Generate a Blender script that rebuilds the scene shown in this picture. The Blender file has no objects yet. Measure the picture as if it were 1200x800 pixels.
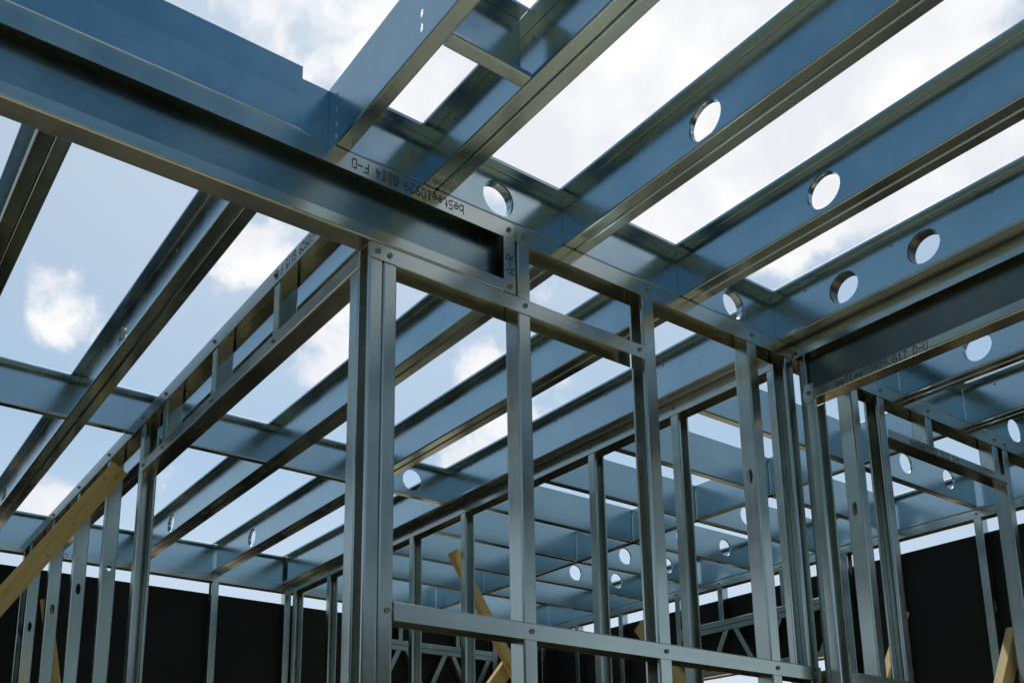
import bpy, bmesh, math, random
from mathutils import Vector, Matrix
random.seed(7)
S = bpy.context.scene
COL = S.collection
R = math.radians

# ------------------------------------------------------------------ camera
cam = bpy.data.cameras.new('camera')
cam.sensor_fit = 'HORIZONTAL'; cam.sensor_width = 36.0
cam.lens = 36.0 * 1168.48 / 1200.0
cam.shift_x = (600 - 551.39) / 1200.0
cam.shift_y = (708.42 - 400) / 1200.0
cam.clip_start = 0.05; cam.clip_end = 6000
cam_ob = bpy.data.objects.new('camera', cam); COL.objects.link(cam_ob)
rx = Vector((0.81556995, -0.57863295, -0.00543729))
ry = -Vector((0.13069145, 0.19334394, -0.97238771))
rz = -Vector((0.56370684, 0.79233959, 0.23330789))
M = Matrix((rx, ry, rz)).transposed().to_4x4()
M.translation = Vector((0, -2.0, 1.2))
cam_ob.matrix_world = M
S.camera = cam_ob

# ------------------------------------------------------------------ sky and sun
SUN_EL, SUN_AZ = 58.0, 33.0            # azimuth measured from +Y towards +X
w = bpy.data.worlds.new('World'); S.world = w; w.use_nodes = True
nt = w.node_tree; nt.nodes.clear()
N = nt.nodes.new; L = nt.links.new
out = N('ShaderNodeOutputWorld'); bg = N('ShaderNodeBackground')
sky = N('ShaderNodeTexSky'); sky.sky_type = 'NISHITA'; sky.sun_disc = False
sky.sun_elevation = R(SUN_EL); sky.sun_rotation = R(SUN_AZ)
sky.air_density = 1.0; sky.dust_density = 0.6; sky.ozone_density = 2.2
bg.inputs['Strength'].default_value = 0.10
tc = N('ShaderNodeTexCoord')
nrm = N('ShaderNodeVectorMath'); nrm.operation = 'NORMALIZE'; L(tc.outputs['Generated'], nrm.inputs[0])
# clouds are a sheet at constant height: direction divided by its height
sep = N('ShaderNodeSeparateXYZ'); L(nrm.outputs[0], sep.inputs[0])
def math_node(op, a, b=None, clamp=False):
    n = N('ShaderNodeMath'); n.operation = op; n.use_clamp = clamp
    for i, v in enumerate((a, b)):
        if v is None: continue
        if isinstance(v, (int, float)): n.inputs[i].default_value = v
        else: L(v, n.inputs[i])
    return n.outputs[0]
zc = math_node('MAXIMUM', sep.outputs[2], 0.08)
px_ = math_node('DIVIDE', sep.outputs[0], zc); py_ = math_node('DIVIDE', sep.outputs[1], zc)
comb = N('ShaderNodeCombineXYZ'); L(px_, comb.inputs[0]); L(py_, comb.inputs[1])
def noise(vec, scale, detail, rough, dist=0.0, off=(0, 0, 0)):
    mp = N('ShaderNodeMapping'); mp.inputs['Location'].default_value = off; L(vec, mp.inputs[0])
    n = N('ShaderNodeTexNoise'); n.inputs['Scale'].default_value = scale; n.inputs['Detail'].default_value = detail
    n.inputs['Roughness'].default_value = rough; n.inputs['Distortion'].default_value = dist
    L(mp.outputs[0], n.inputs[0]); return n.outputs[0]
n1 = noise(nrm.outputs[0], 3.4, 3, 0.5, 0.0, (3.1, 1.7, .6))
n2 = noise(nrm.outputs[0], 8.5, 12, 0.58, 0.15, (0.4, 5.2, 2.2))
cover = math_node('ADD', math_node('MULTIPLY', n1, 0.45), math_node('MULTIPLY', n2, 0.62))
# where the clouds of the day stand: (direction, angular half width, strength)
CLOUDS = [((0.14, 0.87, 0.473), 0.042, 0.13),
    ((0.189, 0.87, 0.455), 0.042, 0.14),
    ((0.283, 0.672, 0.684), 0.06, 0.2),
    ((0.317, 0.786, 0.531), 0.045, 0.16),
    ((0.293, 0.797, 0.528), 0.03, 0.12),
    ((0.399, 0.787, 0.47), 0.045, 0.17),
    ((0.177, 0.936, 0.305), 0.035, 0.2),
    ((0.279, 0.838, 0.469), 0.03, 0.1),
    ((0.499, 0.58, 0.644), 0.11, 0.22),
    ((0.644, 0.495, 0.584), 0.1, 0.18),
    ((0.685, 0.399, 0.609), 0.1, 0.18),
    ((0.708, 0.32, 0.629), 0.1, 0.16),
    ((0.531, 0.502, 0.683), 0.12, 0.24),
    ((0.426, 0.623, 0.656), 0.07, 0.2),
    ((0.626, 0.542, 0.56), 0.05, 0.14),
    ((0.765, 0.34, 0.548), 0.05, 0.12),
    ((0.524, 0.722, 0.452), 0.1, 0.03),
    ((0.587, 0.668, 0.457), 0.1, 0.03),
    ((0.482, 0.779, 0.4), 0.08, 0.05),
    ((0.53, -0.6, 0.6), 0.15, 0.20)]
for d, wdt, st in CLOUDS:
    dv = Vector(d).normalized()
    dp = N('ShaderNodeVectorMath'); dp.operation = 'DOT_PRODUCT'; dp.inputs[1].default_value = dv; L(nrm.outputs[0], dp.inputs[0])
    mr = N('ShaderNodeMapRange'); mr.interpolation_type = 'SMOOTHSTEP'
    mr.inputs[1].default_value = math.cos(wdt * 1.7); mr.inputs[2].default_value = 1.0
    mr.inputs[3].default_value = 0.0; mr.inputs[4].default_value = st
    L(dp.outputs['Value'], mr.inputs[0])
    cover = math_node('ADD', cover, mr.outputs[0])
mask = N('ShaderNodeMapRange'); mask.interpolation_type = 'SMOOTHSTEP'
mask.inputs[1].default_value = 0.655; mask.inputs[2].default_value = 0.745; mask.inputs[4].default_value = 0.95
L(cover, mask.inputs[0])
n3 = noise(nrm.outputs[0], 9.0, 8, 0.6, 0.2, (7.7, 2.2, 0))
ccol = N('ShaderNodeMixRGB'); n3r = N('ShaderNodeMapRange'); n3r.inputs[1].default_value = .38; n3r.inputs[2].default_value = .60; L(n3, n3r.inputs[0]); L(n3r.outputs[0], ccol.inputs[0])
ccol.inputs[1].default_value = (8.5, 8.7, 9.15, 1); ccol.inputs[2].default_value = (10.4, 10.3, 10.3, 1)
# thin high veil that pales the blue a little on the sunny side
sd = N('ShaderNodeVectorMath'); sd.operation = 'DOT_PRODUCT'
sv = Vector((math.cos(R(SUN_EL)) * math.sin(R(SUN_AZ)), math.cos(R(SUN_EL)) * math.cos(R(SUN_AZ)), math.sin(R(SUN_EL))))
sd.inputs[1].default_value = sv; L(nrm.outputs[0], sd.inputs[0])
vr = N('ShaderNodeMapRange'); vr.inputs[1].default_value = 0.55; vr.inputs[2].default_value = 0.92
vr.inputs[3].default_value = 0.0; vr.inputs[4].default_value = 0.62; L(sd.outputs['Value'], vr.inputs[0])
deep = N('ShaderNodeMixRGB'); deep.blend_type = 'MULTIPLY'; deep.inputs[0].default_value = 1.0; L(sky.outputs[0], deep.inputs[1]); deep.inputs[2].default_value = (0.80, 1.16, 1.12, 1)
hz = N('ShaderNodeMapRange'); hz.interpolation_type = 'SMOOTHSTEP'; hz.inputs[1].default_value = 0.0; hz.inputs[2].default_value = 0.64
hz.inputs[3].default_value = 1.0; hz.inputs[4].default_value = 0.0; L(sep.outputs[2], hz.inputs[0])
veil = N('ShaderNodeMixRGB'); side = N('ShaderNodeMapRange'); side.inputs[1].default_value = -.2; side.inputs[2].default_value = .75; side.inputs[3].default_value = .42; side.inputs[4].default_value = 1.0
L(sd.outputs['Value'], side.inputs[0])
L(math_node('MAXIMUM', vr.outputs[0], math_node('MULTIPLY', hz.outputs[0], side.outputs[0])), veil.inputs[0]); L(deep.outputs[0], veil.inputs[1]); veil.inputs[2].default_value = (7.3, 7.7, 8.6, 1)
mixc = N('ShaderNodeMixRGB'); L(mask.outputs[0], mixc.inputs[0]); L(veil.outputs[0], mixc.inputs[1]); L(ccol.outputs[0], mixc.inputs[2])
L(mixc.outputs[0], bg.inputs[0]); L(bg.outputs[0], out.inputs[0])

sun = bpy.data.lights.new('sun', 'SUN'); sun.energy = 5.0; sun.angle = R(0.5); sun.color = (1, .95, .87)
sun_ob = bpy.data.objects.new('sun', sun); COL.objects.link(sun_ob)
sun_ob.rotation_euler = (-sv).to_track_quat('-Z', 'Y').to_euler()

S.view_settings.view_transform = 'Standard'; S.view_settings.look = 'None'
S.view_settings.exposure = 0.0; S.view_settings.gamma = 1.0; S.view_settings.use_curve_mapping = False
S.render.engine = 'CYCLES'
S.cycles.sample_clamp_direct = 2.0; S.cycles.sample_clamp_indirect = 3.0
S.cycles.max_bounces = 10; S.cycles.glossy_bounces = 7; S.cycles.diffuse_bounces = 4

# ------------------------------------------------------------------ materials
def new_mat(name):
    m = bpy.data.materials.new(name); m.use_nodes = True
    t = m.node_tree; b = t.nodes['Principled BSDF']
    return m, t, b
def ramp(t, fac, stops):
    r = t.nodes.new('ShaderNodeValToRGB'); e = r.color_ramp.elements
    while len(e) > len(stops): e.remove(e[-1])
    while len(e) < len(stops): e.new(0.5)
    for k, (p, c) in zip(e, stops):
        k.position = p; k.color = c if len(c) == 4 else (*c, 1)
    t.links.new(fac, r.inputs[0]); return r.outputs[0]
def tnoise(t, vec, scale, detail=4, rough=.55, mscale=(1, 1, 1), dist=0):
    mp = t.nodes.new('ShaderNodeMapping'); mp.inputs['Scale'].default_value = mscale; t.links.new(vec, mp.inputs[0])
    n = t.nodes.new('ShaderNodeTexNoise'); n.inputs['Scale'].default_value = scale; n.inputs['Detail'].default_value = detail
    n.inputs['Roughness'].default_value = rough; n.inputs['Distortion'].default_value = dist
    t.links.new(mp.outputs[0], n.inputs[0]); return n.outputs[0]
def mixrgb(t, mode, fac, a, b):
    m = t.nodes.new('ShaderNodeMixRGB'); m.blend_type = mode
    for i, v in enumerate((fac, a, b)):
        if isinstance(v, (int, float)): m.inputs[i].default_value = v
        elif isinstance(v, tuple): m.inputs[i].default_value = (*v, 1)
        else: t.links.new(v, m.inputs[i])
    return m.outputs[0]

def steel(name, lo, hi, r0, r1, wav):
    m, t, b = new_mat(name)
    tcn = t.nodes.new('ShaderNodeTexCoord'); info = t.nodes.new('ShaderNodeObjectInfo')
    uv = t.nodes.new('ShaderNodeVectorMath'); uv.operation = 'ADD'
    sc = t.nodes.new('ShaderNodeVectorMath'); sc.operation = 'SCALE'; sc.inputs[3].default_value = 37.0
    cmb = t.nodes.new('ShaderNodeCombineXYZ')
    for i in range(3): t.links.new(info.outputs['Random'], cmb.inputs[i])
    t.links.new(cmb.outputs[0], sc.inputs[0]); t.links.new(tcn.outputs['UV'], uv.inputs[0]); t.links.new(sc.outputs[0], uv.inputs[1])
    ob = t.nodes.new('ShaderNodeVectorMath'); ob.operation = 'ADD'
    t.links.new(tcn.outputs['Object'], ob.inputs[0]); t.links.new(sc.outputs[0], ob.inputs[1])
    streak = tnoise(t, uv.outputs[0], 1.0, 2, .5, (.35, 70, 1))
    blot = tnoise(t, ob.outputs[0], 5.0, 3, .55)
    fine = tnoise(t, ob.outputs[0], 40, 2, .5)
    spangle = t.nodes.new('ShaderNodeTexVoronoi'); spangle.inputs['Scale'].default_value = 95; t.links.new(ob.outputs[0], spangle.inputs[0])
    f = mixrgb(t, 'MIX', 0.72, streak, blot); f = mixrgb(t, 'MIX', 0.08, f, fine)
    f = mixrgb(t, 'MIX', 0.05, f, spangle.outputs['Color'])
    c = ramp(t, f, [(.30, lo), (.70, hi)])
    # dirt: dark specks and smudged rubs
    sp = tnoise(t, ob.outputs[0], 42, 2, .5); spk = ramp(t, sp, [(.74, (0, 0, 0)), (.79, (1, 1, 1))])
    c = mixrgb(t, 'MIX', mixrgb(t, 'MULTIPLY', 1, spk, (.5, .5, .5)), c, (.16, .16, .155))
    dust = ramp(t, tnoise(t, ob.outputs[0], 2.1, 4, .55), [(.42, (0, 0, 0)), (.75, (.22, .22, .22))])
    c = mixrgb(t, 'MIX', dust, c, (.30, .31, .30))
    t.links.new(c, b.inputs['Base Color'])
    b.inputs['Metallic'].default_value = 1.0
    rr = t.nodes.new('ShaderNodeMapRange'); rr.inputs[1].default_value = .3; rr.inputs[2].default_value = .7
    rr.inputs[3].default_value = r0; rr.inputs[4].default_value = r1
    g = mixrgb(t, 'MIX', .25, blot, streak); t.links.new(g, rr.inputs[0]); t.links.new(rr.outputs[0], b.inputs['Roughness'])
    bp = t.nodes.new('ShaderNodeBump'); bp.inputs['Strength'].default_value = wav; bp.inputs['Distance'].default_value = .004
    wv = tnoise(t, ob.outputs[0], 3.2, 2, .5); t.links.new(wv, bp.inputs['Height']); t.links.new(bp.outputs[0], b.inputs['Normal'])
    return m
M_JOIST = steel('galvanised_joist_steel', (.37, .475, .505), (.46, .575, .60), .16, .31, .09)
M_STUD = steel('galvanised_stud_steel', (.42, .445, .40), (.58, .605, .545), .17, .29, .12)
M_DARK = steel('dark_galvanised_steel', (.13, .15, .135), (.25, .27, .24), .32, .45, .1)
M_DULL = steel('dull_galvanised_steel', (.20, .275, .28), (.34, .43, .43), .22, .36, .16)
M_JOIST_SHADE = steel('shaded_joist_steel', (.32, .405, .42), (.40, .50, .51), .17, .31, .09)  # darker copy of the joist steel, shade of the far right room painted in
M_SCREW = steel('zinc_screw', (.20, .22, .22), (.34, .36, .36), .35, .5, .2)

m, t, b = new_mat('marking_ink'); M_INK = m
tcn = t.nodes.new('ShaderNodeTexCoord')
t.links.new(ramp(t, tnoise(t, tcn.outputs['Object'], 60, 4, .6), [(.38, (.014, .018, .030)), (.66, (.10, .115, .13))]), b.inputs['Base Color']); b.inputs['Roughness'].default_value = .6

def timber(name, c0, c1, c2):
    m, t, b = new_mat(name)
    tcn = t.nodes.new('ShaderNodeTexCoord')
    g = tnoise(t, tcn.outputs['UV'], 1, 6, .6, (1.4, 34, 34), .4)
    g2 = tnoise(t, tcn.outputs['UV'], 2.2, 4, .6, (1, 3, 1))
    vor = t.nodes.new('ShaderNodeTexVoronoi'); vor.inputs['Scale'].default_value = 3.3
    mp = t.nodes.new('ShaderNodeMapping'); mp.inputs['Scale'].default_value = (1, 3.4, 1); t.links.new(tcn.outputs['UV'], mp.inputs[0]); t.links.new(mp.outputs[0], vor.inputs[0])
    kn = ramp(t, vor.outputs['Distance'], [(.04, (1, 1, 1)), (.10, (0, 0, 0))])
    c = ramp(t, mixrgb(t, 'MIX', .4, g, g2), [(.3, c0), (.52, c1), (.75, c2)])
    c = mixrgb(t, 'MIX', mixrgb(t, 'MULTIPLY', 1, kn, (.7, .7, .7)), c, (.12, .055, .02))
    t.links.new(c, b.inputs['Base Color']); b.inputs['Roughness'].default_value = .7
    bp = t.nodes.new('ShaderNodeBump'); bp.inputs['Strength'].default_value = .35; bp.inputs['Distance'].default_value = .002
    t.links.new(g, bp.inputs['Height']); t.links.new(bp.outputs[0], b.inputs['Normal'])
    return m
M_WOOD = timber('pine_timber', (.33, .235, .085), (.50, .375, .14), (.60, .475, .21))

m, t, b = new_mat('black_sheathing'); M_BOARD = m
tcn = t.nodes.new('ShaderNodeTexCoord')
wv = t.nodes.new('ShaderNodeTexWave'); wv.inputs['Scale'].default_value = 30; wv.bands_direction = 'Z'; wv.inputs['Distortion'].default_value = 1.5; t.links.new(tcn.outputs['Object'], wv.inputs[0])
nn = tnoise(t, tcn.outputs['Object'], 3, 6, .6)
t.links.new(ramp(t, mixrgb(t, 'MIX', .3, nn, wv.outputs['Color']), [(.3, (.008, .011, .010)), (.7, (.018, .022, .019))]), b.inputs['Base Color'])
b.inputs['Roughness'].default_value = .75; b.inputs['Specular IOR Level'].default_value = .25

m, t, b = new_mat('concrete_slab'); M_SLAB = m
tcn = t.nodes.new('ShaderNodeTexCoord')
nn = tnoise(t, tcn.outputs['Object'], 1.3, 8, .62); nf = tnoise(t, tcn.outputs['Object'], 60, 3, .6)
t.links.new(ramp(t, mixrgb(t, 'MIX', .25, nn, nf), [(.3, (.36, .305, .215)), (.7, (.50, .43, .315))]), b.inputs['Base Color']); b.inputs['Roughness'].default_value = .85
m, t, b = new_mat('site_soil'); M_SOIL = m
tcn = t.nodes.new('ShaderNodeTexCoord')
nn = tnoise(t, tcn.outputs['Object'], .35, 10, .65); nf = tnoise(t, tcn.outputs['Object'], 14, 5, .6)
cc = mixrgb(t, 'MIX', .35, nn, nf)
t.links.new(ramp(t, cc, [(.3, (.25, .185, .11)), (.7, (.42, .325, .20))]), b.inputs['Base Color']); b.inputs['Roughness'].default_value = .95
bp = t.nodes.new('ShaderNodeBump'); bp.inputs['Distance'].default_value = .05; t.links.new(cc, bp.inputs['Height']); t.links.new(bp.outputs[0], b.inputs['Normal'])

# ------------------------------------------------------------------ helpers
X, Y, Z = Vector((1, 0, 0)), Vector((0, 1, 0)), Vector((0, 0, 1))
UVN = 'UVMap'
class Thing:
    """a top-level object: an empty at the base that parents its parts"""
    def __init__(s, name, loc, label, cat, group=None):
        s.loc = Vector(loc)
        s.o = bpy.data.objects.new(name, None); s.o.empty_display_size = .2; COL.objects.link(s.o)
        s.o.location = s.loc; tag(s.o, label, cat, group)
def tag(o, label, cat, group=None, kind=None):
    if label: o['label'] = label
    if cat: o['category'] = cat
    if group: o['group'] = group
    o['kind'] = kind or 'thing'
def finish(name, bm, mat, parent=None, loc=(0, 0, 0), angle=40):
    """mesh in world coordinates -> ONE object (child of a Thing, or a top-level mesh at loc)"""
    base = parent.loc if isinstance(parent, Thing) else (parent.parent.location.copy() if parent is not None else Vector(loc))
    bmesh.ops.recalc_face_normals(bm, faces=bm.faces[:]) if False else None
    bm.transform(Matrix.Translation(-base))
    me = bpy.data.meshes.new(name); bm.to_mesh(me); bm.free()
    me.materials.append(mat)
    for p in me.polygons: p.use_smooth = True
    me.set_sharp_from_angle(angle=R(angle))
    o = bpy.data.objects.new(name, me); COL.objects.link(o)
    wn = o.modifiers.new('weighted_normals', 'WEIGHTED_NORMAL'); wn.keep_sharp = True; wn.weight = 90
    if isinstance(parent, Thing): o.parent = parent.o
    elif parent is not None: o.parent = parent
    else: o.location = base
    return o
def quad(bm, uvl, pts, uvs):
    vs = [bm.verts.new(p) for p in pts]
    f = bm.faces.new(vs)
    for lp, u in zip(f.loops, uvs): lp[uvl].uv = u
    return f

def arc_path(pts, r, seg=3):
    """2-D polyline with its inner corners rounded"""
    outp = [Vector(pts[0])]
    for i in range(1, len(pts) - 1):
        p = Vector(pts[i]); a = (p - Vector(pts[i - 1])); b_ = (Vector(pts[i + 1]) - p)
        rr = min(r, a.length * .45, b_.length * .45); a.normalize(); b_.normalize()
        s0 = p - a * rr; c = s0 + b_ * rr
        for k in range(seg + 1):
            ang = (math.pi / 2) * k / seg
            outp.append(c - b_ * rr * math.cos(ang) + a * rr * math.sin(ang))
    outp.append(Vector(pts[-1])); return outp
def offset_path(P, t):
    """offset to the inside of the section (the side the corners turn to)"""
    n = len(P); area = 0
    for i in range(1, n - 1):
        a = P[i] - P[i - 1]; b_ = P[i + 1] - P[i]; area += a.x * b_.y - a.y * b_.x
    sgn = 1 if area > 0 else -1
    res = []
    for i in range(n):
        d = (P[min(i + 1, n - 1)] - P[max(i - 1, 0)]).normalized()
        res.append(P[i] + Vector((-d.y, d.x)) * t * sgn)
    return res

def channel(bm, o, L_, W_, F_, length, depth, flange, lip=0.012, t=0.002, r=0.006, holes=(), lip_holes=None):
    """cold-formed section. o = corner of web and first flange at the start, L_ along, W_ across the web, F_ where flanges point.
    holes: (s, w, rs, rw, collar) in the web; collar > 0 bends a swaged lip to the flange side, < 0 away from it."""
    o, L_, W_, F_ = Vector(o), Vector(L_), Vector(W_), Vector(F_)
    uvl = bm.loops.layers.uv.get(UVN) or bm.loops.layers.uv.new(UVN)
    f2 = flange if not isinstance(flange, tuple) else flange[1]
    f1 = flange if not isinstance(flange, tuple) else flange[0]
    base = [(0, f1), (0, 0), (depth, 0), (depth, f2)]
    if lip > 0: base = [(lip, f1)] + base + [(depth - lip, f2)]
    P = arc_path(base, r); Q = offset_path(P, t)
    # index of the web span in P: the segment that runs from (r,0) to (depth-r,0)
    web = None
    for i in range(len(P) - 1):
        if abs(P[i].y) < 1e-7 and abs(P[i + 1].y) < 1e-7 and (P[i + 1].x - P[i].x) > depth * .4: web = i
    pt = lambda p, s: o + L_ * s + W_ * p.x + F_ * p.y
    flip = (L_.cross(W_)).dot(F_) > 0
    def q(pts, uvs):
        if flip: pts, uvs = pts[::-1], uvs[::-1]
        quad(bm, uvl, pts, uvs)
    acc = 0; n = len(P)
    for i in range(n - 1):
        ln = (P[i + 1] - P[i]).length
        if not (holes and i == web):
            q([pt(P[i], 0), pt(P[i], length), pt(P[i + 1], length), pt(P[i + 1], 0)], [(0, acc), (length, acc), (length, acc + ln), (0, acc + ln)])
            q([pt(Q[i], 0), pt(Q[i + 1], 0), pt(Q[i + 1], length), pt(Q[i], length)], [(0, acc), (0, acc + ln), (length, acc + ln), (length, acc)])
        for s, rev in ((0, False), (length, True)):
            pp = [pt(P[i], s), pt(P[i + 1], s), pt(Q[i + 1], s), pt(Q[i], s)]
            q(pp[::-1] if rev else pp, [(s, acc)] * 4)
        if i == web: webacc = acc
        acc += ln
    for p, q2, rev in ((P[0], Q[0], True), (P[-1], Q[-1], False)):      # free edges
        pp = [pt(p, 0), pt(p, length), pt(q2, length), pt(q2, 0)]
        q(pp[::-1] if rev else pp, [(0, 0), (length, 0), (length, .002), (0, .002)])
    if holes:
        wa, wb = P[web].x, P[web + 1].x
        hs = sorted(holes); cur = 0.0
        def flat(s0, s1):
            if s1 - s0 < 1e-5: return
            for fy, inner in ((0, False), (t, True)):
                pp = [(s0, wa), (s1, wa), (s1, wb), (s0, wb)]
                pts = [o + L_ * s + W_ * w_ + F_ * fy for s, w_ in pp]; uvs = [(s, webacc + w_ - wa) for s, w_ in pp]
                if inner: pts, uvs = pts[::-1], uvs[::-1]
                q(pts, uvs)
        # group holes which share a cell
        cells = []
        for h in hs:
            m_ = h[2] + .012
            if cells and abs(cells[-1][0][0][0] - h[0]) < 1e-4: cells[-1][0].append(h)
            else: cells.append(([h], h[0] - m_, h[0] + m_))
        for hh, s0, s1 in cells:
            flat(cur, s0); cur = s1
            hh.sort(key=lambda a: a[1])
            edges = [wa] + [(hh[k][1] + hh[k + 1][1]) / 2 for k in range(len(hh) - 1)] + [wb]
            for k, (s, w_, rs, rw, collar) in enumerate(hh):
                w0, w1 = edges[k], edges[k + 1]
                NSEG = 40
                angs = sorted(set([round(2 * math.pi * j / NSEG, 6) for j in range(NSEG)] + [round(math.atan2(b2, a2) % (2 * math.pi), 6) for a2 in (s1 - s, s0 - s) for b2 in (w1 - w_, w0 - w_)]))
                ring, rect = [], []
                for a in angs:
                    ca, sa = math.cos(a), math.sin(a)
                    if rs < rw * .9:     # slot: a straight-sided stadium along w
                        hgt = rw - rs
                        # polar distance to stadium
                        k1 = rs / abs(ca) if abs(ca) > 1e-6 else 1e9
                        if abs(k1 * sa) <= hgt: d = k1
                        else:
                            cy = math.copysign(hgt, sa); bq = sa * cy; d = bq + math.sqrt(max(bq * bq - (hgt * hgt - rs * rs), 0))
                        ring.append((s + ca * d, w_ + sa * d))
                    else: ring.append((s + ca * rs, w_ + sa * rw))
                    ks = []
                    if abs(ca) > 1e-9: ks.append(((s1 if ca > 0 else s0) - s) / ca)
                    if abs(sa) > 1e-9: ks.append(((w1 if sa > 0 else w0) - w_) / sa)
                    kk = min(x for x in ks if x > 0); rect.append((s + ca * kk, w_ + sa * kk))
                n_ = len(angs)
                P3 = lambda c, fy: o + L_ * c[0] + W_ * c[1] + F_ * fy
                for j in range(n_):
                    j2 = (j + 1) % n_
                    uvs = [(c[0], webacc + c[1]) for c in (rect[j], rect[j2], ring[j2], ring[j])]
                    for fy, inner in ((0, False), (t, True)):
                        pts = [P3(c, fy) for c in (rect[j], rect[j2], ring[j2], ring[j])]
                        q(pts[::-1] if inner else pts, uvs[::-1] if inner else uvs)
                    # edge of the hole, or its swaged collar
                    prof = [(0, 0), (0, t)]
                    if collar > 0: prof = [(0, 0), (.0015, .0008), (.003, .004), (.003, collar), (.001, collar), (.001, .004), (0, t)]
                    elif collar < 0: prof = [(0, 0), (.002, -.001), (.004, -.004), (.005, collar), (.008, collar), (.008, t)]
                    for (i0, y0), (i1, y1) in zip(prof[:-1], prof[1:]):
                        sh = lambda c, i: (s + (c[0] - s) * (1 - i / rs), w_ + (c[1] - w_) * (1 - i / rw))
                        pts = [P3(sh(ring[j], i0), y0), P3(sh(ring[j2], i0), y0), P3(sh(ring[j2], i1), y1), P3(sh(ring[j], i1), y1)]
                        q(pts, [(c[0], c[1]) for c in (ring[j], ring[j2], ring[j2], ring[j])])
        flat(cur, length)
    return bm
def NB():
    bm = bmesh.new(); bm.loops.layers.uv.new(UVN); return bm
def part_channel(name, parent, *a, mat=None, label=None, **k):
    bm = NB(); channel(bm, *a, **k); bmesh.ops.remove_doubles(bm, verts=bm.verts[:], dist=1e-5)
    o = finish(name, bm, mat or M_STUD, parent)
    if label: o['label'] = label
    return o
def box(bm, lo, hi, bev=0.0):
    uvl = bm.loops.layers.uv.get(UVN) or bm.loops.layers.uv.new(UVN)
    g = bmesh.ops.create_cube(bm, size=1.0); vs = g['verts']
    lo, hi = Vector(lo), Vector(hi)
    for v in vs: v.co = Vector([lo[i] + (v.co[i] + .5) * (hi[i] - lo[i]) for i in range(3)])
    if bev:
        es = list({e for v in vs for e in v.link_edges})
        bmesh.ops.bevel(bm, geom=es, offset=bev, segments=2, affect='EDGES', profile=.6)
    for f in bm.faces:
        nrm_ = f.normal if f.normal.length else Z
        for lp in f.loops:
            c = lp.vert.co; lp[uvl].uv = (c.x + c.y, c.z) if abs(nrm_.z) < .5 else (c.x, c.y)
    return bm

def screws(parent, spots, n, size=1.0):
    """one pan-head screw per spot, each its own part; n = outward direction"""
    n = Vector(n); rot = n.to_track_quat('Z', 'Y').to_matrix().to_4x4()
    for p in spots:
        bm = NB()
        prof = [(.0075, 0), (.0075, .0016), (.0062, .002), (.0066, .0042), (.0045, .0062), (.0022, .0068), (.0016, .0048), (0, .0048)]
        k = 12; rings = []
        for rr, h in prof[:-1]: rings.append([bm.verts.new((rr * math.cos(2 * math.pi * j / k), rr * math.sin(2 * math.pi * j / k), h)) for j in range(k)])
        top = bm.verts.new((0, 0, prof[-1][1]))
        for a, b_ in zip(rings[:-1], rings[1:]):
            for j in range(k): bm.faces.new((a[j], a[(j + 1) % k], b_[(j + 1) % k], b_[j]))
        for j in range(k): bm.faces.new((rings[-1][j], rings[-1][(j + 1) % k], top))
        bm.transform(Matrix.Translation(Vector(p)) @ rot @ Matrix.Scale(size, 4))
        finish('screw', bm, M_SCREW, parent)

FONT = {  # 5 x 7 dot-matrix glyphs, top row first
 'b': '10000 10000 10110 11001 10001 10001 11110', 'e': '00000 00000 01110 10001 11111 10000 01110',
 'S': '01111 10000 10000 01110 00001 00001 11110', 't': '01000 01000 11100 01000 01000 01001 00110',
 'l': '01100 00100 00100 00100 00100 00100 01110', '0': '01110 10001 10001 10001 10001 10001 01110',
 '9': '01110 10001 10001 01111 00001 00010 01100', '2': '01110 10001 00001 00010 00100 01000 11111',
 'G': '01110 10001 10000 10111 10001 10001 01110', '1': '00100 01100 00100 00100 00100 00100 01110',
 '4': '00010 00110 01010 10010 11111 00010 00010', '7': '11111 00001 00010 00100 00100 00100 00100',
 'F': '11111 10000 10000 11110 10000 10000 10000', '-': '00000 00000 00000 11111 00000 00000 00000',
 'D': '11110 10001 10001 10001 10001 10001 11110', 'U': '10001 10001 10001 10001 10001 10001 01110',
 'A': '00100 01010 10001 10001 11111 10001 10001', 'R': '11110 10001 10001 11110 10100 10010 10001',
 '5': '11111 10000 11110 00001 00001 10001 01110', ' ': '00000 00000 00000 00000 00000 00000 00000'}
def lettering(parent, text, o, right, up, pitch, height, off=.0004):
    at = 0
    for word in text.split(' '):
        if word: marking(parent, word, Vector(o) + Vector(right) * (at * pitch), right, up, pitch, height, off)
        at += len(word) + 1
def marking(parent, text, o, right, up, pitch, height, off):
    """ink-jet marking: overlapping round dots lying on the sheet; o = lower left corner of the first letter"""
    right, up, o = Vector(right), Vector(up), Vector(o); n = right.cross(up)
    bm = NB(); dx = pitch / 6.0; dy = height / 7.0
    for ci, ch in enumerate(text):
        rows = FONT[ch].split()
        for r_, row in enumerate(rows):
            for c_, bit in enumerate(row):
                if bit != '1': continue
                ctr = o + right * (ci * pitch + (c_ + .5) * dx) + up * ((6 - r_ + .5) * dy) + n * (off + random.random() * 2e-4)
                ctr += right * random.uniform(-.06, .06) * dx + up * random.uniform(-.05, .05) * dy
                vs = [bm.verts.new(ctr + right * math.cos(a) * dx * .56 + up * math.sin(a) * dy * .60) for a in [math.pi / 4 * k for k in range(8)]]
                bm.faces.new(vs)
    return finish('lettering', bm, M_INK, parent)

# ------------------------------------------------------------------ levels (metres)
T, B, TOP = 2.945, 2.887, 3.149      # underside of joists, underside of the wall tracks, top of joists
JF = 0.042                            # joist flange
SD0, SD1 = 0.003, 0.065               # studs sit a little inside their 68 mm tracks
HZ = T + .104

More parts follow.
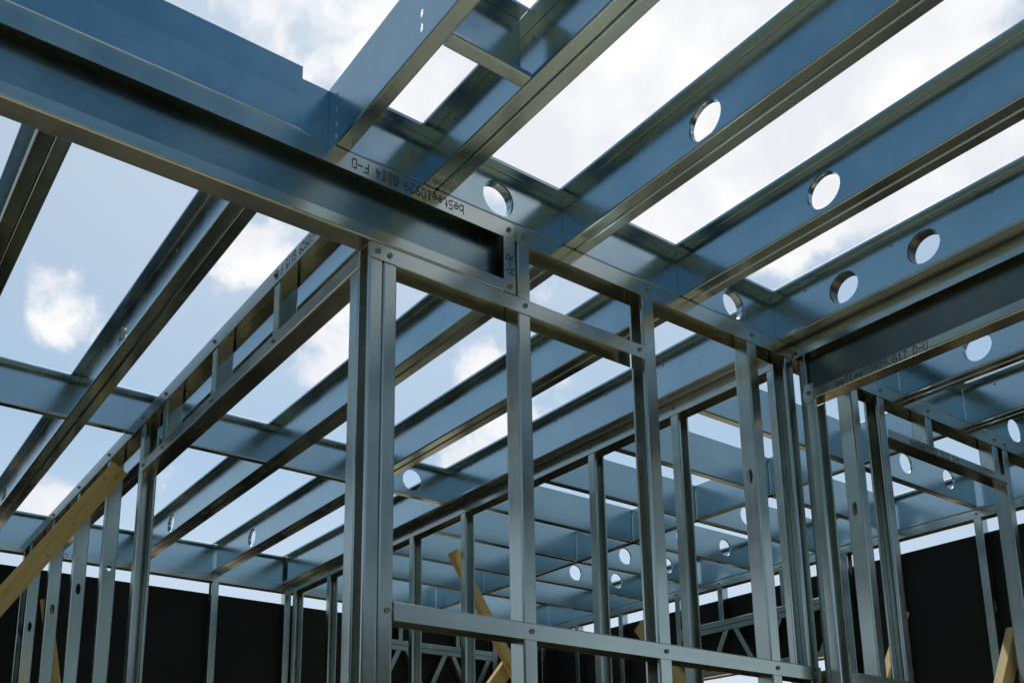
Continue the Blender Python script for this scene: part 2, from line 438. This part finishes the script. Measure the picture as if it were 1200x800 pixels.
# ------------------------------------------------------------------ ground and slab
bm = NB(); box(bm, (-2.6, -4.6, -.16), (5.42, 4.42, 0), .01)
slab = finish('floor_slab', bm, M_SLAB); tag(slab, 'bare concrete floor slab under the steel frame', 'floor', kind='structure')
bm = NB(); nseg = 24
bmesh.ops.create_grid(bm, x_segments=40, y_segments=40, size=1500)
gr = finish('ground', bm, M_SOIL, loc=(0, 0, -.15)); gr.location.z = -.15
for v in gr.data.vertices: v.co.z = 0
tag(gr, 'bare soil of the building site', 'ground', kind='structure')

# ------------------------------------------------------------------ joists
def joist_y(xs, y0, y1, holes=(), label='', collar=.016, group=None, name='floor_joist', m2=None):
    """two channels back to back along Y at web position xs; flanges to -X and +X"""
    th = Thing(name, (xs, y0, T), label, 'joist', group); ln = y1 - y0
    hl = [(y - y0, HZ - T, .056, .056, 0.0) for y in holes]
    hr = [(y - y0, HZ - T, .056, .056, collar) for y in holes]
    part_channel('channel', th, (xs - .0008, y0, T), Y, Z, -X, ln, TOP - T, JF, holes=hl, mat=M_JOIST)
    n_ = max(2, int(ln / .32))
    spots = [(xs - .0008, y0 + .16 + (ln - .30) * k / (n_ - 1), z) for k in range(n_) for z in (TOP - .040,)]
    spots = [p for p in spots if all(abs(p[1] - h) > .09 for h in holes) and p[1] > -1.3]
    screws(th, spots, -X, .75)
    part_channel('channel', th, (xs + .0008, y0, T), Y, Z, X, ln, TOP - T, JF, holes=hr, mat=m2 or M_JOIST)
    return th
def single_top(name, label, cat, *a, mat=None, group=None, **k):
    """a top-level thing made of one channel"""
    bm = NB(); channel(bm, *a, **k); bmesh.ops.remove_doubles(bm, verts=bm.verts[:], dist=1e-5)
    o = finish(name, bm, mat or M_JOIST, loc=a[0]); tag(o, label, cat, group); return o

GA = 'joists over the near room'
YF = -3.6
# single channel trimmer with slotted holes (nearest, top centre)
single_top('floor_joist', 'single channel joist with small slots, left side of the overhead box opening', 'joist', (1.007, YF, T), Y, Z, X, .0468 - YF, TOP - T, JF,
           holes=[(-.406 - YF, HZ - T - .020, .0065, .011, 0), (-.406 - YF, HZ - T - .060, .0065, .011, 0), (-.000 - YF, .150, .005, .010, 0), (-.000 - YF, .112, .005, .010, 0), (-.000 - YF, .064, .005, .009, 0), (-.000 - YF, .030, .005, .009, 0)], group=GA)
joist_y(1.319, YF, .0472, (), 'double joist without holes at the right of the overhead box opening', group=GA)
joist_y(1.817, YF, .0472, (-.523, -1.75), 'double joist with the topmost round hole over the near room', group=GA)
joist_y(2.324, YF, .0472, (-.524, -1.75), 'double joist with one round hole, next to the joist that has two', group=GA)
joist_y(2.830, YF, .0472, (-.2415, -.533, -1.75), 'double joist with two deep round holes above the lettered beam at right', collar=.041, group=GA, m2=M_DARK)  # dark steel on the second channel stands in for shade inside the holes

# rim pieces between the near joists, open side towards the room
def rim_x(x0, x1, label, y=.05, holes=(), sgn=-1, collar=-.0, name='rim_joist', group=None, z0=T + .003, z1=TOP - .003, fl=JF):
    """a channel along X with its web at y, flanges towards sgn*Y"""
    hh = [(x - x0, HZ - z0, .056, .056, collar) for x in holes]
    return single_top(name, label, 'rim joist' if name == 'rim_joist' else 'blocking', (x0, y, z0), X, Z, Y * sgn, x1 - x0, z1 - z0, fl, holes=hh, group=group)
GR = 'rim pieces above the middle wall'
rim_x(1.0075, 1.3188, 'short rim piece inside the overhead box opening above the upside-down lettering', group=GR)
rim_x(1.3192, 1.8168, 'rim piece with the round hole just above the A-R end plate', holes=(1.567,), group=GR)
rim_x(1.8172, 2.3238, 'plain rim piece without a hole above the middle wall', group=GR)
rim_x(2.3242, 2.8298, 'rim piece with a round hole above the far end of the middle wall', holes=(2.606,), group=GR)
rim_x(-1.6, 1.050, 'rim joist behind the tall closure plate at top left', sgn=1, y=.048, group=GR)
# long rim of the rear rooms, back to back with those pieces
rim_x(1.03, 2.86, 'long rim joist behind the near rim pieces, carrying the rear joists', y=.0525, sgn=1, holes=(1.567, 2.606), collar=.026)
# closure plate left of the box opening
bm = NB(); channel(bm, (-1.6, 0.001, T + .001), X, Z, Y, 2.508, .190, .036, lip=0, r=.004)
o = finish('closure_plate', bm, M_JOIST, loc=(-1.6, 0, T)); tag(o, 'tall plain sheet steel plate above the lettered header at top left', 'steel plate')
# blocking in the box opening overhead
rim_x(1.052, 1.275, 'short blocking piece across the overhead box opening', y=-.425, name='joist_blocking', sgn=-1)
rim_x(1.363, 1.773, 'blocking stub at the top edge between two near joists', y=-1.09, name='joist_blocking', sgn=-1)

# rear left rooms
YB = 4.155
GB = 'joists over the rear rooms'
for xs, holes, lab in ((-.096, (1.52, 3.62), 'leftmost double joist over the rear left room, partly cut by the frame'),
                       (.410, (1.52, 3.62), 'steep double joist at the left edge of the photo'),
                       (.915, (1.521, 3.66), 'double joist left of the cripple stud wall, with a hole near its middle'),
                       (1.319, (1.52, 3.58), 'double joist running just above the cripple stud wall'),
                       (1.812, (3.585,), 'double joist right of the cripple stud wall, with its hole near the tall post'),
                       (2.318, (3.582,), 'double joist in the middle of the rear room'),
                       (2.830, (), 'double joist on top of the long rear stud wall')):
    joist_y(xs, .097, YB, holes, lab, group=GB)
GX = 'blocking across the rear rooms'
xs = [-.096, .410, .915, 1.319, 1.812, 2.318, 2.830]
labs = ['blocking piece off the left edge of the rear left room', 'blocking piece crossing at the left edge of the photo', 'blocking piece just left of the cripple stud wall',
        'blocking piece behind the cripple stud wall header', 'blocking piece just left of the tall corner post', 'blocking piece with the round hole seen right of the tall corner post']
labs = labs[:3] + labs[3:5] + [labs[5]]
for i in range(6):
    nm = 'joist_blocking'
    if i < 5: rim_x(xs[i] + .0002, xs[i + 1] - .0002, labs[i], y=2.177, name=nm, group=GX)
    else: rim_x(xs[i] + .0002, xs[i + 1] - .0002, labs[i], y=2.177, name=nm, group=GX, holes=(2.600,))
rim_x(-1.2, 2.87, 'rim joist along the far end of the rear rooms', y=4.20, sgn=-1, z0=2.934, z1=TOP)

# far right quarter: joists along X, single channels, smooth web to the camera
GC = 'joists over the far right room, near bay'; GD = 'joists over the far right room, far bay'
ysC = [.565, 1.065, 1.567, 2.067, 2.575, 3.072, 3.58]
nth = ['first', 'second', 'third', 'fourth', 'fifth', 'sixth', 'seventh']
for i, y in enumerate(ysC):
    single_top('floor_joist', f'plain joist left of the cross beam, {nth[i]} one behind the middle wall', 'joist', (2.925, y, T), X, Z, Y, 4.082 - 2.925, TOP - T, .038, group=GC, mat=M_JOIST_SHADE)
    hole_txt = 'joist with two round holes' if i < 6 else 'solid joist'
    th = Thing('floor_joist', (4.13, y, T), f'{hole_txt} right of the cross beam, {nth[i]} one behind the right wall', 'joist', GD)
    part_channel('channel', th, (4.090, y, T), X, Z, Y, 5.165 - 4.090, TOP - T, .038, mat=M_JOIST_SHADE,
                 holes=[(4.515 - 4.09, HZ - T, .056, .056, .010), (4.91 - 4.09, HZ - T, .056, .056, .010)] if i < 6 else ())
    # angle cleat at the end of the near-bay joist
th = Thing('cross_beam', (4.085, .1, T), 'cross beam dividing the joists of the far right room', 'beam')
part_channel('channel', th, (4.0855, .10, T), Y, Z, X, 4.19 - .10, TOP - T - .002, .042, mat=M_JOIST)
for y in ysC + [4.10]:
    bm = NB(); box(bm, (4.0795, y - .012, T + .018), (4.0855, y - .006, TOP - .02), .0015); finish('cleat', bm, M_STUD, th)
single_top('rim_joist', 'rim joist on the far right wall', 'rim joist', (5.208, -1.6, 2.934), Y, Z, -X, 5.81, TOP - 2.934, .040)
rim_x(2.88, 5.204, 'rim joist along the far end of the far right room', y=4.20, sgn=-1, z0=2.934, z1=TOP)
single_top('rim_joist', 'rim joist on the rear stud wall facing the far right room', 'rim joist', (2.921, .1, T + .001), Y, Z, -X, 4.05, TOP - T - .002, .040)
# near right quarter: joists along Y
GE = 'joists over the near right room'
for xs_, holes, lab in ((3.120, (), 'double joist hidden just beyond the lettered beam at right'), (3.625, (-.28, -1.2), 'double joist with a large round hole seen under the lettered beam at right'),
                        (4.130, (), 'double joist at the right edge, beyond the one with the large hole'), (4.640, (), 'farthest joist of the near right room')):
    joist_y(xs_, YF, .0472, holes, lab, group=GE)
rim_x(2.875, 3.1198, 'rim piece hidden at the corner behind the lettered beam at right', group=GR)
rim_x(3.1202, 3.6225, 'dark rim piece above the right wall, next to the lettered beam', group=GR)
rim_x(3.6275, 4.1275, 'rim piece without a hole above the right wall header', group=GR)
rim_x(4.1325, 4.6398, 'rim piece with a round hole at the right edge of the photo', holes=(4.555,), group=GR)
rim_x(4.6402, 5.16, 'last rim piece above the right wall', group=GR)
for x_, th_lab in ((3.625, 0), (4.130, 0)): pass

# ------------------------------------------------------------------ wall frames
def stud(th, o, width_dir, depth_dir, z0, z1, w_=.045, d=.062, open_dir=1, hole=True, name='stud', lip=.011):
    """upright channel. o = front corner (x, y) where the web stands, width_dir = where its flanges point, depth_dir = through the wall"""
    hz = 2.40
    holes = []
    if hole:
        for zz in (.62, 1.25, hz):
            if z0 + .1 < zz < z1 - .1: holes.append((zz - z0, d / 2, .027, .0115, 0))
    # slots run along the stud: swap roles by using an ellipse
    part_channel(name, th, (o[0], o[1], z0), Z, depth_dir, width_dir, z1 - z0, d, w_, lip=lip, t=.0018, r=.005, holes=holes)
def track(th, name, o, along, ln, depth_dir, dz, h=.058, d=.068, label=None):
    return part_channel(name, th, o, along, depth_dir, Z * dz, ln, d, h, lip=0, t=.0016, r=.004, label=label)
# ---- middle wall (along X, face at y = 0)
W = Thing('wall_frame', (2.0, .034, 0), 'middle stud wall frame with a transom and a waist rail under the joists', 'wall frame')
track(W, 'top_track', (1.592, 0, T), X, 2.856 - 1.592, Y, -1)
track(W, 'bottom_track', (1.10, 0, 0.002), X, 2.856 - 1.10, Y, 1)
stud(W, (1.1545, SD0), -X, Y, .004, 2.712, w_=.040, hole=False)     # corner group, opens to the left
stud(W, (1.1555, SD0), X, Y, .004, 2.712, w_=.041, hole=False)
stud(W, (1.597, SD0), X, Y, .004, T - .003, w_=.046)
stud(W, (2.150, SD0), -X, Y, .004, T - .003, w_=.052)
stud(W, (2.606, SD0), X, Y, .004, T - .003, w_=.049)
stud(W, (2.853, SD0), -X, Y, .004, T - .003, w_=.046)
track(W, 'transom_rail', (1.117, 0, 2.7148), X, 2.098 - 1.117, Y, -1, h=.048)
track(W, 'waist_rail', (1.198, 0, 1.768), X, 2.856 - 1.198, Y, -1, h=.047)
screws(W, [(1.137, 0, 2.690), (1.172, 0, 2.688), (1.621, 0, 2.916), (2.124, 0, 2.916), (2.630, 0, 2.916), (2.830, 0, 2.916), (1.621, 0, 2.693), (2.075, 0, 2.693),
           (1.180, .003, 1.744), (1.621, 0, 1.744), (2.124, 0, 1.744), (2.630, 0, 1.744), (2.830, 0, 1.744)], -Y)
# ---- header beam with the upside-down lettering
H = Thing('header_beam', (0, 0, 2.7148), 'long lettered header beam box at top left with an A-R end plate', 'header beam')
h_top = track(H, 'top_track', (-1.6, 0, T), X, 1.590 + 1.6, Y, -1, h=.057)
part_channel('bottom_channel', H, (-1.6, 0, 2.7155), X, Y, Z, 1.546 + 1.6, .068, .036, lip=0, t=.0018, r=.006)
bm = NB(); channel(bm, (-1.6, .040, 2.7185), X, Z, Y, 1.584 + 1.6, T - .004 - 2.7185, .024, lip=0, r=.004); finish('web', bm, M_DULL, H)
h_end = part_channel('end_plate', H, (1.589, 0, 2.7155), Z, Y, -X, B - 2.7155, .068, .043, lip=0, t=.0018, r=.004)
screws(H, [(1.565, 0, 2.916), (1.567, 0, 2.735), (-1.2, 0, 2.916)], -Y)
lettering(h_top, 'beSteel0929 G114 F-D', (1.407, 0, 2.931), -X, -Z, .0178, .030)
lettering(h_end, 'A-R', (1.583, 0, 2.775), Z, -X, .022, .030)
stud(H, (-1.52, SD0), X, Y, .004, 2.712, name='end_post', hole=False)

# ---- right wall (same line as the middle wall)
RW = Thing('wall_frame', (4.0, .034, 0), 'right stud wall frame with a lettered window header and short cripples', 'wall frame')
track(RW, 'top_track', (2.860, 0, T), X, 5.163 - 2.860, Y, -1)
track(RW, 'bottom_track', (2.860, 0, .002), X, 5.163 - 2.860, Y, 1)
stud(RW, (3.198, SD0), X, Y, .004, T - .003, w_=.046)
stud(RW, (3.418, SD0), -X, Y, .004, T - .003, w_=.046, hole=False)
stud(RW, (3.708, SD0), X, Y, 2.762, T - .003, w_=.046, hole=False, name='cripple')
stud(RW, (4.232, SD0), X, Y, 2.762, T - .003, w_=.046, hole=False, name='cripple')
stud(RW, (4.321, SD0), X, Y, .004, T - .003, w_=.046, hole=False)
stud(RW, (4.83, SD0), X, Y, .004, T - .003)
r_hdr = part_channel('window_header', RW, (3.420, 0, 2.725), X, Y, Z, 4.323 - 3.420, .068, .036, lip=0, t=.0016, r=.005)
track(RW, 'waist_rail', (2.93, 0, 1.770), X, 3.374 - 2.93, Y, -1, h=.047)
screws(RW, [(3.222, 0, 2.916), (3.397, 0, 2.916), (3.732, 0, 2.916), (4.256, 0, 2.916), (4.344, 0, 2.916), (3.222, 0, 1.747), (4.30, .034, 2.7245)], -Y)
lettering(r_hdr, 'beSteel0929 G112 D-U', (3.575, 0, 2.7285), X, Z, .0178, .027)

# ---- wall with the cripple studs (along Y, face at x = 1.117)
PX = 1.117
PW = Thing('wall_frame', (PX + .034, 2.0, 0), 'left stud wall frame with a row of short cripples above a door header', 'wall frame')
p_top = track(PW, 'top_track', (PX, .070, T), Y, 4.118 - .070, X, -1)
track(PW, 'bottom_track', (PX, 1.86, .002), Y, 4.118 - 1.86, X, 1)
part_channel('door_header', PW, (PX, .072, 2.668), Y, X, Z, 1.862 - .072, .068, .046, lip=0, t=.0018, r=.007)
stud(PW, (PX + SD0, .072), Y, X, .004, 2.666, w_=.048, hole=False)
for y in (.575, 1.085, 1.592): stud(PW, (PX + SD0, y), Y, X, 2.670, T - .003, w_=.042, hole=False, name='cripple')
stud(PW, (PX + SD0, 1.912), -Y, X, .004, T - .003, w_=.049, hole=False)
for y in (2.352, 2.862, 3.372, 3.885, 4.072): stud(PW, (PX + SD0, y), Y, X, .004, T - .003, w_=.044)
screws(PW, [(PX, y, 2.916) for y in (.60, 1.108, 1.614, 1.888, 2.375, 2.885, 3.395)] + [(PX, y, 2.692) for y in (.60, 1.108, 1.614, 1.84)], -X)
lettering(p_top, 'beSteel0929 G115 F-D', (PX, .235, 2.932), Y, -Z, .0186, .032)

# ---- rear wall on the right of the rear room (along Y, face at x = 2.85)
QX = 2.850
QW = Thing('wall_frame', (QX + .034, 2.0, 0), 'rear stud wall frame of plain evenly spaced studs running away behind the middle wall', 'wall frame')
track(QW, 'top_track', (QX, .072, T), Y, 4.118 - .072, X, -1)
track(QW, 'bottom_track', (QX, .072, .002), Y, 4.118 - .072, X, 1)
for y in (.122, .602, 1.102, 1.612, 2.098, 2.606, 3.110, 3.612, 4.112): stud(QW, (QX + SD0, y), -Y, X, .004, T - .003, w_=.044, hole=(y < .2 or y > 3.5))
screws(QW, [(QX, y, 2.916) for y in (.58, 1.08, 1.59, 2.076, 2.584)], -X)

# ---- wall towards the camera at right with the lettered beam (along Y, face at x = 2.85)
VW = Thing('wall_frame', (QX + .034, -1.5, 0), 'door opening frame at right under the lettered beam', 'wall frame')
track(VW, 'top_track', (QX, -3.6, T), Y, 3.6 - .003, X, -1)
stud(VW, (QX + .001, -.037), -Y, X, .004, 2.7085, w_=.036, d=.066, hole=False)
stud(VW, (QX + .022, -.0025), -Y, X, .004, T - .063, w_=.032, d=.045, hole=False)
stud(VW, (QX + .001, -2.66), Y, X, .004, 2.7085, w_=.045, d=.066, hole=False)
G = Thing('header_beam', (QX, -.03, 2.7105), 'lettered header beam over the door opening at right, running towards the camera', 'header beam')
g_bot = part_channel('bottom_channel', G, (QX, -2.9, 2.7105), Y, X, Z, 2.9 - .030, .068, .034, lip=0, t=.0018, r=.006)
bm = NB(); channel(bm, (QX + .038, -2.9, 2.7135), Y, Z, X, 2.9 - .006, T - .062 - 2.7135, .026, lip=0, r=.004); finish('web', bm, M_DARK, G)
bm = NB(); box(bm, (QX - .0018, -.074, 2.700), (QX - .0002, -.036, 2.768), .0006); finish('end_tab', bm, M_STUD, G)
screws(G, [(QX - .0018, -.054, 2.735)], -X)
lettering(g_bot, 'beSteel0929 G17 D-U', (QX, -.163, 2.7135), -Y, Z, .0177, .028)

# ---- outer walls
def lattice(th, axis, fixed, a0, a1, zt, zb, nseg, phase=0):
    """window header truss: two rails, a bottom chord and zig-zag webs. axis 'x' or 'y'"""
    P = (lambda a, d, z: Vector((a, fixed + d, z))) if axis == 'x' else (lambda a, d, z: Vector((fixed + d, a, z)))
    A, D = (X, Y) if axis == 'x' else (Y, X)
    part_channel('truss_rail', th, P(a0, .004, zt), A, D, -Z, a1 - a0, .058, .036, lip=0, t=.0016, r=.004)
    part_channel('truss_rail', th, P(a0, .004, zt - .0765), A, D, Z, a1 - a0, .058, .036, lip=0, t=.0016, r=.004)
    part_channel('bottom_chord', th, P(a0, .004, zb), A, D, Z, a1 - a0, .058, .036, lip=0, t=.0016, r=.004)
    st = (a1 - a0) / nseg
    for i in range(nseg):
        z0, z1 = (zb + .02, zt - .055) if (i + phase) % 2 == 0 else (zt - .055, zb + .02)
        p0 = P(a0 + i * st + .03, .007, z0); p1 = P(a0 + (i + 1) * st - .03, .007, z1)
        d = (p1 - p0); ln = d.length; d.normalize(); side = D.cross(d)
        part_channel('truss_web', th, p0 - side * .018, d, D, side, ln, .05, .036, lip=0, t=.0016, r=.004)
BK = Thing('wall_frame', (2.0, 4.15, 0), 'far outer wall frame with a truss window header behind the rear wall', 'wall frame')
BY = 4.12
b_top = track(BK, 'top_track', (-1.2, BY, 2.931), X, 5.163 + 1.2, Y, -1, h=.046)
for x_, z0, z1, wd in ((-.7, .004, 2.928, X), (.40, .004, 2.928, X), (2.330, .004, 2.928, -X), (2.800, .004, 2.928, X), (2.885, .004, 2.928, X), (3.505, .004, 2.928, X),
                       (4.570, .004, 2.928, X), (4.92, .004, 2.928, X), (4.985, .004, 2.928, X), (5.06, .004, 2.928, X)):
    stud(BK, (x_, BY + SD0), wd, Y, z0, z1, w_=.048, hole=False)
for x_ in (3.712, 4.222): stud(BK, (x_, BY + SD0), X, Y, 2.656, 2.928, w_=.036, hole=False, name='cripple')
lattice(BK, 'x', BY, 3.553, 4.568, 2.656, 2.290, 5, 0)
lettering(b_top, 'beSteel0929 G11', (1.18, BY, 2.8905), X, Z, .0178, .030)
FR = Thing('wall_frame', (5.2, 1.5, 0), 'far right outer wall frame with a truss window header', 'wall frame')
FX = 5.165
f_top = track(FR, 'top_track', (FX, -1.6, 2.931), Y, 5.78, X, -1, h=.046)
for y_, wd in ((-.95, Y), (-.45, Y), (.05, Y), (.553, Y), (1.06, Y), (1.42, -Y), (2.722, Y), (3.30, Y), (3.80, Y)):
    stud(FR, (FX + SD0, y_), wd, X, .004, 2.928, w_=.044, hole=(y_ < 1))
for y_ in (1.825, 2.335): stud(FR, (FX + SD0, y_), Y, X, 2.656, 2.928, w_=.042, hole=False, name='cripple')
lattice(FR, 'y', FX, 1.424, 2.72, 2.656, 2.290, 6, 1)
screws(FR, [(FX, y, 2.908) for y in (.575, 1.08, 1.846, 2.357, 2.744)], -X)
lettering(f_top, 'beSteel0929 G12', (FX, .33, 2.892), -Y, Z, .0178, .030)
# black boards nailed on the outside of those frames
def board(lo, hi, label):
    bm = NB(); box(bm, lo, hi, .002); o = finish('sheathing_board', bm, M_BOARD, loc=((lo[0] + hi[0]) / 2, (lo[1] + hi[1]) / 2, lo[2]))
    tag(o, label, 'wall board', 'black boards on the outer walls')
YP0, YP1, ZP = BY + .070, BY + .086, 2.815
for a, b_, z0, z1, lab in ((-1.2, .55, .004, ZP, 'black board at the left end of the far wall'), (.553, 1.80, .004, ZP, 'black board behind the studs of the left wall'),
                    (1.803, 2.84, .004, ZP, 'black board between the left stud wall and the tall corner post'), (2.843, 3.55, .004, ZP, 'black board strip right of the corner studs'),
                    (3.553, 4.57, 2.278, ZP, 'black board behind the truss on the far wall'), (3.553, 4.57, .004, 1.10, 'low black board under the far window opening'),
                    (4.573, 5.25, .004, ZP, 'black board in the far right corner of the far wall')):
    board((a, YP0, z0), (b_, YP1, z1), lab)
XP0, XP1 = FX + .070, FX + .086
for a, b_, z0, z1, lab in ((-1.6, .05, .004, ZP, 'black board at the near end of the right outer wall'), (.053, 1.44, .004, ZP, 'large black board seen right of the lettered beam post'),
                    (1.443, 2.72, 2.285, ZP, 'black board behind the truss on the right outer wall'), (1.443, 2.72, .004, 1.10, 'low black board under the right window opening'),
                    (2.723, 4.187, .004, ZP, 'black board at the far end of the right outer wall')):
    board((XP0, a, z0), (XP1, b_, z1), lab)

for i in range(6):  # unseen boards behind and left of the camera, added to darken steel reflections
    board((-2.5 + i * 1.283, -4.52, .004), (-2.5 + i * 1.283 + 1.28, -4.504, ZP), 'unseen black board added behind the viewer to darken reflections')
for i in range(7):
    board((-2.52, -4.5 + i * 1.243, .004), (-2.504, -4.5 + i * 1.243 + 1.24, ZP), 'unseen black board added beside the viewer to darken reflections')
# ------------------------------------------------------------------ timber braces
def brace(p0, p1, wdir, width, thick_dir, thick, label, nails=()):
    """sawn plank from p0 (top end, middle of the wide face) to p1; wide face on the p0-p1 plane, thickness along thick_dir"""
    p0, p1 = Vector(p0), Vector(p1); d = (p1 - p0); ln = d.length; d.normalize()
    tdir = Vector(thick_dir); s = d.cross(tdir).normalized()
    th = Thing('timber_brace', (p1.x, p1.y, p1.z), label, 'timber brace', 'temporary timber braces')
    bm = NB(); box(bm, (0, -width / 2, 0), (ln, width / 2, thick), .002)
    uvl = bm.loops.layers.uv[UVN]; off = random.random() * 9
    bm.normal_update()
    for f in bm.faces:
        for lp in f.loops:
            c = lp.vert.co; lp[uvl].uv = (c.x + off, c.y + c.z + off)
    Mx = Matrix((d, s, tdir)).transposed().to_4x4(); Mx.translation = p0
    bm.transform(Mx); 
    if Mx.determinant() < 0: bmesh.ops.reverse_faces(bm, faces=bm.faces[:])
    finish('plank', bm, M_WOOD, th)
    for a, c in nails:
        pos = p0 + d * a + s * c
        bm = NB(); bmesh.ops.create_cone(bm, cap_ends=True, segments=10, radius1=.006, radius2=.0045, depth=.003)
        bm.transform(Matrix.Translation(pos - tdir * .001) @ (-tdir).to_track_quat('Z', 'Y').to_matrix().to_4x4()); finish('nail', bm, M_SCREW, th)
def toward_floor(p, q, z=.03):
    p, q = Vector(p), Vector(q); d = q - p; return p + d * ((z - p.z) / d.z)
brace((1.148, 2.285, 2.832), toward_floor((1.135, 2.285, 2.806), (.716, 2.285, 2.155)), None, .080, Y, .038, 'long yellow plank leaning against the left wall studs', nails=[(.05, .015), (.09, -.02), (.34, .01), (.52, .02), (.80, -.01)])
brace((2.836, 2.125, 2.695), toward_floor((2.836, 2.125, 2.695), (3.115, 2.125, 2.268)), None, .058, Y, .036, 'yellow plank whose sawn end pokes past a rear wall stud', nails=[(.42, .01)])
brace((3.30, 2.19, 2.21), toward_floor((3.165, 2.19, 2.062), (3.0, 2.19, 1.86)), None, .078, Y, .036, 'plank crossing behind the waist rail near the middle stud')
brace((5.10, 3.075, 2.74), toward_floor((5.10, 3.06, 2.74), (5.10, 2.72, 2.33)), None, .10, X, .036, 'brown plank on the far right wall seen between two middle studs')
brace((4.425, .085, 2.09), toward_floor((4.425, .085, 2.09), (4.267, .085, 1.85)), None, .075, Y, .040, 'plank with a rough sawn edge at the bottom right corner')
brace((1.135, 3.45, 2.47), toward_floor((1.135, 3.45, 2.40), (1.215, 3.45, 2.0)), None, .05, Y, .036, 'thin plank glimpsed between the left wall studs')
brace((3.608, .11, 2.075), toward_floor((3.608, .11, 2.075), (3.428, .11, 1.80)), None, .016, Y, .036, 'brown plank sliver behind the right wall studs')
